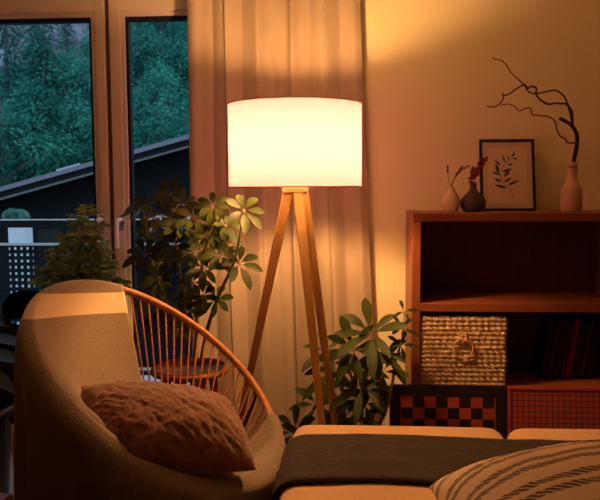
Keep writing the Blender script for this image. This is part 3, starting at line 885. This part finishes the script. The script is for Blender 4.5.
def schefflera(base, heads, stems, label, mleaf, seed, L, W, potr, poth, potm):
    rnd = random.Random(seed)
    t = thing('umbrella_plant', label, 'plant', (base[0], base[1], 0))
    pot(t, base, potr, poth, potm)
    w, ws, wb = MB(), MB(), MB()
    spts = []
    for s in stems:
        pth = smooth_path(s, 7); k = len(pth)
        wb = MB(); wb.tube(pth, [lerp(.0085, .0035, i/k) for i in range(k)], 8); spts.append(pth)
        wb.build('stem', M['stem'], t)
    for (p, out, n_, sc_) in heads:
        best = min((q for s in spts for q in s if q.z < p.z+.03), key=lambda q: (q-p).length + .5*max(0, q.z-p.z+.03))
        mid = lerp(best, p, .55) + V((0, 0, .012))
        w, ws = MB(), MB()
        ws.tube(smooth_path([best, mid, p], 5), .0019, 6)
        umbel(w, ws, p, out, n_, L*sc_, W*sc_, rnd)
        lc = w.build('leaf_cluster', mleaf, t); ws.build('stalk', M['stem'], lc)
    return t
rnd = random.Random(11)
b1 = V((-.60, 2.60, 0))
H1 = []
for (px, py, Y, n_, s_) in ((244, 211, 2.42, 7, 1.0), (239, 264, 2.42, 7, 1.0), (222, 255, 2.44, 7, .95), (213, 207, 2.48, 8, .95), (194, 219, 2.46, 8, .9), (171, 194, 2.52, 8, .9), (141, 208, 2.52, 8, .9), (145, 254, 2.50, 8, .95),
                            (180, 227, 2.44, 8, .9), (203, 268, 2.46, 7, .95), (203, 296, 2.48, 7, .9), (160, 279, 2.5, 8, .95), (174, 246, 2.46, 8, .95), (216, 300, 2.5, 7, .9), (186, 312, 2.46, 7, .9), (170, 303, 2.52, 7, .9),
                            (192, 283, 2.56, 7, .9), (207, 236, 2.52, 8, .9), (226, 226, 2.5, 7, .85), (152, 232, 2.56, 8, .9), (196, 253, 2.6, 8, .9), (166, 262, 2.62, 8, .9), (184, 205, 2.6, 8, .85), (152, 300, 2.6, 7, .9), (178, 330, 2.56, 7, .9), (158, 325, 2.6, 7, .9), (160, 215, 2.5, 7, .85), (229, 245, 2.55, 7, .8)):
    p = at(px, py, Y)
    o = V((p.x-b1.x, p.y-b1.y-.25, 0)); o = o*1.4 + V((rnd.uniform(-.25, .25), -.25, .55+rnd.uniform(-.2, .2)))
    H1.append((p, o, n_, s_))
stems1 = [[b1+V((0, 0, .24)), at(196, 345, 2.56), at(198, 300, 2.54), at(205, 250, 2.52), at(222, 215, 2.47)],
          [b1+V((-.02, .01, .24)), at(188, 340, 2.58), at(182, 290, 2.56), at(176, 240, 2.53), at(172, 205, 2.53)],
          [b1+V((-.03, 0, .24)), at(182, 350, 2.58), at(165, 300, 2.57), at(152, 260, 2.54), at(145, 218, 2.53)],
          [b1+V((.02, -.01, .24)), at(204, 345, 2.55), at(217, 300, 2.5), at(234, 262, 2.45), at(242, 225, 2.44)]]
schefflera(b1, H1, stems1, 'tall umbrella plant between the balcony door and floor lamp', M['umbrella_leaf'], 3, .070, .030, .13, .26, M['pot_clay'])
b2 = V((.06, 2.72, 0)); H2 = []
for (px, py, Y, n_, s_) in ((371, 334, 2.60, 8, 1.15), (353, 350, 2.58, 8, 1.05), (336, 372, 2.62, 7, 1.0), (326, 352, 2.70, 6, .85), (384, 354, 2.62, 7, .85), (401, 345, 2.62, 5, .5), (402, 328, 2.61, 5, .45), (404, 312, 2.61, 4, .4), (382, 372, 2.62, 6, .85), (362, 387, 2.56, 7, 1.0), (342, 400, 2.62, 7, 1.0),
                            (364, 402, 2.58, 7, .9), (356, 372, 2.7, 7, .9), (318, 405, 2.66, 6, .9), (362, 416, 2.56, 6, .85), (345, 418, 2.6, 6, .9), (295, 432, 2.46, 7, .95), (306, 440, 2.42, 6, .8)):
    p = at(px, py, Y)
    o = V((p.x-b2.x, p.y-b2.y-.12, 0))*1.6 + V((rnd.uniform(-.25, .25), -.3, .5+rnd.uniform(-.2, .25)))
    H2.append((p, o, n_, s_))
stems2 = [[b2+V((0, 0, .18)), at(372, 420, 2.68), at(380, 392, 2.66), at(378, 360, 2.66), at(372, 340, 2.63)],
          [b2+V((-.02, 0, .18)), at(362, 420, 2.68), at(358, 395, 2.66), at(350, 372, 2.64), at(354, 356, 2.61)],
          [b2+V((.02, 0, .18)), at(384, 415, 2.66), at(392, 385, 2.64), at(396, 360, 2.64), at(404, 335, 2.63)],
          [b2+V((-.03, -.02, .18)), at(340, 440, 2.64), at(318, 440, 2.52), at(300, 440, 2.46)]]
schefflera(b2, H2, stems2, 'smaller umbrella plant between the lamp legs and bookcase', M['umbrella_leaf_b'], 4, .112, .033, .105, .2, M['pot_dark'])

def fine_plant():
    rnd = random.Random(8); b = V((-.98, 2.66, 0))
    t = thing('fine_leaved_plant', 'bushy fine-leaved plant behind the armchair before the balcony door', 'plant', b)
    pot(t, b, .13, .42, M['pot_dark'])
    w, wb = MB(), MB()
    tips = [(88, 208), (76, 216), (97, 224), (66, 235), (86, 232), (104, 244), (52, 260), (42, 268), (70, 258), (92, 252), (60, 275), (80, 272), (100, 270), (114, 276), (122, 282), (48, 285), (72, 246), (110, 262), (38, 278), (64, 286), (90, 288), (104, 290), (82, 222), (56, 248), (76, 288)]
    for (px, py) in tips:
        tip = at(px, py, rnd.uniform(2.5, 2.78))
        s0 = b + V((rnd.uniform(-.03, .03), rnd.uniform(-.03, .03), .40))
        mid = lerp(s0, tip, .6) + V((0, 0, .05))
        pth = smooth_path([s0, mid, tip], 10); k = len(pth)
        wb.tube(pth, [lerp(.004, .0014, i/k) for i in range(k)], 6)
        for i in range(9, k):
            for q in range(4):
                a = rnd.random()*6.28
                d = V((math.cos(a), math.sin(a), rnd.uniform(-.1, .7)))
                w.leaf(pth[i], d, V((rnd.uniform(-.6, .6), -1, rnd.uniform(-.2, .8))), rnd.uniform(.036, .060), .0145, rnd.uniform(.1, .5), .2, 5)
    wb.build('stem', M['stem'], t); w.build('foliage', M['fine_leaf'], t)
fine_plant()

def rubber_plant():
    b = V((-1.30, 2.36, 0))
    t = thing('rubber_plant', 'dark rubber plant with broad glossy leaves at the left edge', 'plant', b)
    pot(t, b, .14, .40, M['pot_dark'])
    w, wb = MB(), MB()
    st = smooth_path([b+V((0, 0, .36)), b+V((.02, 0, .6)), b+V((.0, .02, .86))], 8)
    wb.tube(st, [.009]*len(st), 8)
    for (p, tip, W, nrm) in ((at(2, 314, 2.3), at(43, 291, 2.26), .085, (.25, -1, .25)), (at(-12, 318, 2.3), at(11, 326, 2.22), .07, (.2, -.4, 1)), (at(-14, 335, 2.3), at(26, 345, 2.2), .06, (.1, -.3, 1)), (at(-18, 350, 2.3), at(20, 362, 2.25), .07, (.1, -.3, 1)),
                             (at(-15, 370, 2.35), at(14, 392, 2.3), .07, (.2, -.2, 1)), (at(-20, 290, 2.36), at(-40, 260, 2.4), .09, (.2, -1, .2)), (at(-30, 330, 2.36), at(-80, 350, 2.3), .09, (.2, -.4, 1)), (at(-24, 300, 2.4), at(-4, 268, 2.46), .07, (.1, -1, .3)), (at(-14, 345, 2.4), at(34, 372, 2.45), .09, (.2, -1, .3)), (at(-14, 360, 2.42), at(30, 400, 2.48), .09, (.2, -1, .3)), (at(-14, 325, 2.42), at(30, 340, 2.5), .08, (.2, -1, .3)), (at(-14, 380, 2.4), at(22, 425, 2.45), .09, (.2, -1, .3))):
        near = min(st, key=lambda q: abs(q.z-(p.z-.02)))
        wb.tube(smooth_path([near, lerp(near, p, .5)+V((0, 0, .012)), p], 4), .003, 6)
        d = tip-p
        w.leaf(p, d, nrm, d.length, W, .03, .18, 12, 1.0)
    wb.build('stem', M['stem'], t); w.build('foliage', M['rubber_leaf'], t)
rubber_plant()

# corner of a low wooden table at the lower left
def table():
    c = at(14, 493, 1.50); z = c.z
    t = thing('side_table', 'corner of a reddish wooden table at the lower left', 'table', (c.x-.25, c.y-.22, 0))
    w = MB(); ang = R(-6); ux = V((math.cos(ang), math.sin(ang), 0)); uy = V((-math.sin(ang), math.cos(ang), 0))
    ctr = V((c.x, c.y, z)) - ux*.25 - uy*.25
    w.obox(ctr+V((0, 0, -.013)), ux*.25, uy*.25, (0, 0, .013)); w.build('tabletop', M['table'], t, smooth=False, bevel=.004)
    for a in (-1, 1):
        for b in (-1, 1):
            p = ctr + ux*(.21*a) + uy*(.21*b)
            MB().tube([(p.x, p.y, .0), (p.x, p.y, z-.026)], [.013, .017], 10).build('leg', M['table'], t)
table()

# ------------------------------------------------------------------ balcony and neighbourhood
struct(MB().box(-4.2, 1.2, 3.2, 4.32, -.14, -.01).build('balcony_floor', M['balcony'], smooth=False))
def railing():
    Y = 4.2
    t = thing('balcony_railing', 'dark perforated metal balcony railing with a flat handrail', 'railing', (-1.5, Y, -.01))
    w = MB(); w.box(-4.1, 1.1, Y-.03, Y+.03, .912, .955)
    hr = w.build('handrail', M['rail_metal'], t, smooth=False, bevel=.004)
    MB().box(-4.1, 1.1, Y-.031, Y+.028, .9555, .960).build('skylit_strip', M['rail_skylight'], hr, smooth=False)  # pale strip painting skylight on top of the dark handrail
    x0, cell, hole = -4.1+.01, .0377, .0145; zt, rows = .805, 19
    cols = int(5.18/cell); w = MB()
    xs = []; 
    for i in range(cols): xs += [x0+i*cell, x0+i*cell+(cell-hole)]
    xs.append(x0+cols*cell)
    zs = [zt]
    for j in range(rows): zs += [zt-j*cell-(cell-hole)*.5, zt-j*cell-(cell-hole)*.5-hole]
    zs.append(.07)
    idx = [[len(w.v)+i*len(zs)+j for j in range(len(zs))] for i in range(len(xs))]
    for x in xs:
        for z in zs: w.v.append(V((x, Y, z)))
    for i in range(len(xs)-1):
        for j in range(len(zs)-1):
            if i % 2 == 1 and j % 2 == 1: continue
            w.f.append((idx[i][j], idx[i+1][j], idx[i+1][j+1], idx[i][j+1]))
    pn = w.build('perforated_panel', M['rail_metal'], t, smooth=False, solid=.003)
    w = MB(); w.box(-4.1, 1.1, Y-.014, Y+.014, .805, .818); w.box(-4.1, 1.1, Y-.014, Y+.014, .055, .070)
    w.build('panel_edge', M['rail_skylight'], pn, smooth=False)  # panel edges carry the same painted skylight
    for x in (-4.09, -2.95, -.35, .9):
        MB().box(x-.02, x+.02, Y+.016, Y+.05, -.01, .911).build('post', M['rail_metal'], t, smooth=False, bevel=.003)
railing()

# pale pillar with a clipped shrub on top, beyond the balcony
def pillar():
    Y = 6.6; a, b = at(7.5, 226, Y), at(25, 226, Y)
    p = MB().box(a.x, b.x, Y, Y+(b.x-a.x), -3, a.z+.03).build('garden_pillar', M['pillar'], smooth=False, bevel=.01)
    tag(p, 'pale garden pillar beyond the balcony railing at far left', 'pillar')
    rnd = random.Random(3); w = MB()
    for cx, cy, r in ((12, 218, .075), (19.5, 219, .08)):
        q = at(cx, cy, Y+.08)
        for k in range(260):
            d = V((rnd.gauss(0, 1), rnd.gauss(0, 1), rnd.gauss(0, 1))).normalized()
            w.leaf(q+d*r*.75, d+V((rnd.uniform(-.6, .6), rnd.uniform(-.6, .6), .3)), (0, -1, .5), .045, .03, .1, .1, 4)
        w.ball(q, r*.8, 12, 8, .2)
    w.ball(at(16, 224, Y+.08), (.08, .08, .05), 12, 8)
    tag(w.build('clipped_shrub', M['cap_shrub']), 'small round blue-green shrub on top of the pale garden pillar', 'shrub')
pillar()
def pale_rail_box():  # box put in for a pale bluish patch at the rail
    a, b = at(151, 217, 4.3), at(190, 217, 4.3)
    t = thing('pale_rail_box', 'pale bluish box hung on the balcony railing behind the umbrella plant', 'planter', ((a.x+b.x)/2, 4.32, .885))
    w = MB(); x0, x1 = a.x, b.x
    w.box(x0, x1, 4.252, 4.258, .885, .972); w.box(x0, x1, 4.392, 4.398, .885, .972); w.box(x0, x0+.006, 4.258, 4.392, .885, .972); w.box(x1-.006, x1, 4.258, 4.392, .885, .972); w.box(x0, x1, 4.258, 4.392, .885, .891)
    w.build('box', M['white_wall'], t, smooth=False)
    MB().box(x0+.008, x1-.008, 4.26, 4.39, .892, .955).build('soil', M['soil'], t, smooth=False)
    for x in (x0+.04, x1-.04):
        MB().tube([(x, 4.262, .93), (x, 4.25, .976), (x, 4.2, .9645), (x, 4.163, .958), (x, 4.163, .93)], .003, 6).build('hook', M['rail_metal'], t)
pale_rail_box()

def house():
    Y = 9.8
    A, B = at(-40, 199, Y), at(190, 134.5, Y)           # verge of the roof, rising to the right
    d = (B-A); ridge = A + d*1.5
    t = thing('neighbour_house', 'dark timber neighbouring house with a pale-edged sloping roof', 'house', (A.x+2, Y+2, -3))
    ux = d.normalized(); nz = V((-ux.z, 0, ux.x))
    depth = 6.0
    # two roof slopes
    for s in (0, 1):
        p0, p1 = (A-ux*.6, ridge) if s == 0 else (ridge, V((2*ridge.x-A.x, A.y, A.z)))
        dd = (p1-p0).normalized(); nn = V((-dd.z, 0, dd.x))
        w = MB(); c = (p0+p1)/2 - nn*.07
        w.obox(c+V((0, depth/2, 0)), dd*((p1-p0).length/2), (0, depth/2, 0), nn*.06)
        rf = w.build('roof', M['roof'], t, smooth=False)
        w = MB(); w.obox(c+nn*.045+V((0, -.02, 0)), dd*((p1-p0).length/2), (0, .02, 0), nn*.030); w.build('fascia', M['fascia'], rf, smooth=False)
        w = MB(); w.obox(c-nn*.083+V((0, -.012, 0)), dd*((p1-p0).length/2), (0, .012, 0), nn*.014); w.build('barge_strip', M['gutter'], rf, smooth=False)
        if s == 0:
            for k in range(7):
                q = at(58+3.4*k, 165.2-.9*k*1.0, Y+.25); q = V((q.x, Y+.25, A.z + (q.x-A.x)*ux.z/ux.x + .035))
                MB().box(q.x-.016, q.x+.016, q.y-.02, q.y+.02, q.z-.03, q.z+.03).build('snow_guard', M['white_wall'], rf, smooth=False)
    # gable wall
    w = MB(); yw = Y+.45; off = .17
    L_, R_, T_ = A-ux*.2, V((2*ridge.x-A.x, A.y, A.z)), ridge
    prof = [V((L_.x, 0, -3)), V((R_.x, 0, -3)), V((R_.x, 0, R_.z-off)), V((T_.x, 0, T_.z-off)), V((L_.x, 0, L_.z-off))]
    for y in (yw, yw+5): w.v += [V((p.x, y, p.z)) for p in prof]
    w.f = [(0, 1, 2, 3, 4), (9, 8, 7, 6, 5)] + [(i, i+5, (i+1) % 5+5, (i+1) % 5) for i in range(5)]
    w.build('gable_wall', M['house_wood'], t, smooth=False)
    for (xa, xb) in ((38, 62), (66, 90), (128, 146)):
        p, q = at(xa, 229, yw-.02), at(xb, 262, yw-.02)
        MB().box(p.x, q.x, yw-.03, yw-.001, q.z, p.z).build('shutter', M['house_panel'], t, smooth=False, bevel=.01)
house()

# hillside with trees
w = MB(); P = []
def hill_z(x, y): return -3 if y < 14 else -3 + (y-14)*.27
for i in range(41):
    P.append([(-45+i*1.8, 4.6+j*1.4, hill_z(0, 4.6+j*1.4) + .5*noise.noise(V((i*.5, j*.5, 0)))) for j in range(32)])
struct(w.grid(P).build('ground', M['ground']))
w = MB(); P = []
for i in range(41):
    P.append([(-45+i*1.4, 47 + j*.25 + 1.2*noise.noise(V((i*.35, j*.5, 2))), 6 + j*.9) for j in range(18)])
struct(w.grid(P).build('rock_cliff', M['rock']))

def make_tree(kind, seed):
    rnd = random.Random(seed); f, tr = MB(), MB()
    h = {'a': 9.0, 'b': 6.4, 'c': 4.4}[kind]
    tr.tube(smooth_path([(0, 0, -.6), (.06, 0, h*.4), (-.04, .05, h*.92)], 6), [lerp(.10, .025, i/12) for i in range(13)], 7)
    if kind == 'a':
        for k in range(46):
            z = lerp(.16, 1.0, k/45)*h; r = (1-k/45)**.8*1.5+.08
            for q in range(max(4, int(24*r))):
                a = rnd.random()*6.28
                for s in range(7):
                    rr = r*(s+1.5)/8*rnd.uniform(.8, 1.1)
                    p = V((math.cos(a)*rr, math.sin(a)*rr, z-.30*rr))
                    f.leaf(p, V((math.cos(a+rnd.uniform(-.8, .8)), math.sin(a+rnd.uniform(-.8, .8)), -.25)), (0, 0, 1), rnd.uniform(.10, .17), .05, .2, .1, 3)
    else:
        cr = 1.5 if kind == 'b' else 1.25
        for k in range(46):
            d = V((rnd.gauss(0, 1), rnd.gauss(0, 1), rnd.gauss(0, 1))).normalized()
            c = V((0, 0, h*.62)) + V((d.x*cr, d.y*cr, d.z*h*.33))*rnd.uniform(.45, 1)
            tr.tube([(0, 0, max(.8, c.z-.8)), c], [.03, .012], 5)
            R0 = rnd.uniform(.32, .62)
            for q in range(190):
                e = V((rnd.gauss(0, 1), rnd.gauss(0, 1), rnd.gauss(0, .8))).normalized()
                f.leaf(c+e*R0*rnd.uniform(.6, 1), e+V((rnd.uniform(-.7, .7), rnd.uniform(-.7, .7), rnd.uniform(-.5, .3))), e+V((0, 0, .7)), rnd.uniform(.08, .14), .07, .25, .1, 3)
    root = thing({'a': 'conifer_tree', 'b': 'broadleaf_tree', 'c': 'young_broadleaf_tree'}[kind],
                 {'a': 'dark blue-green conifer on the hillside beyond the balcony', 'b': 'mid green broadleaf tree on the hillside beyond the balcony', 'c': 'bright green young tree on the hillside beyond the balcony'}[kind],
                 'tree', (0, 0, 0), {'a': 'dark conifers on the hillside', 'b': 'mid green trees on the hillside', 'c': 'bright green young trees on the hillside'}[kind])
    tr.build('trunk', M['trunk'], root); f.build('foliage', M['tree_'+kind], root)
    return root
protos = {k: make_tree(k, 20+i) for i, k in enumerate('abc')}
used = set()
def plant_tree(kind, px, Y, z=None, s=1, rz=0):
    root = protos[kind]
    if kind in used:
        r = root.copy(); C.objects.link(r)
        for ch in root.children:
            c = ch.copy(); C.objects.link(c); c.parent = r
    else: r = root; used.add(kind)
    x = (px-348)*Y/F_PX
    r.location = (x, Y, hill_z(x, Y) if z is None else z); r.scale = (s, s, s); r.rotation_euler = (0, 0, rz)
    return r
rt_ = random.Random(31)
rows = [(17, 13, 'bcbb', .9), (20.5, 13, 'abbc', 1.0), (24.5, 13, 'abbc', 1.05), (29, 13, 'aabbc', 1.1), (34, 14, 'aabbc', 1.15), (39.5, 14, 'aabb', 1.2)]
for (Y, cnt, kinds, s) in rows:
    span = (-215, 215)
    for k in range(cnt):
        px = lerp(*span, (k+.5)/cnt) + rt_.uniform(-10, 10)
        if 98 < px < 118 and Y < 19: continue
        sc_t = s*rt_.uniform(.85, 1.12)
        if Y > 23 and px < 68: sc_t *= .80
        plant_tree(rt_.choice(kinds), px, Y+rt_.uniform(-1.3, 1.3), s=sc_t, rz=rt_.uniform(0, 6.28))

# ------------------------------------------------------------------ dusk light and exposure
wd = bpy.data.worlds.new('dusk'); sc.world = wd; wd.use_nodes = True
nt = wd.node_tree; bg = nt.nodes['Background']
tc = nt.nodes.new('ShaderNodeTexCoord'); sp = nt.nodes.new('ShaderNodeSeparateXYZ'); nt.links.new(tc.outputs['Generated'], sp.inputs[0])
cr = nt.nodes.new('ShaderNodeValToRGB'); nt.links.new(sp.outputs[2], cr.inputs[0])
cr.color_ramp.elements[0].color = (.10, .16, .22, 1); cr.color_ramp.elements[1].color = (.62, .82, 1.1, 1)
nt.links.new(cr.outputs[0], bg.inputs['Color']); bg.inputs['Strength'].default_value = 1.0

sc.view_settings.view_transform = 'Standard'; sc.view_settings.look = 'None'
sc.view_settings.gamma = 1; sc.view_settings.use_curve_mapping = False
sc.view_settings.exposure = .86
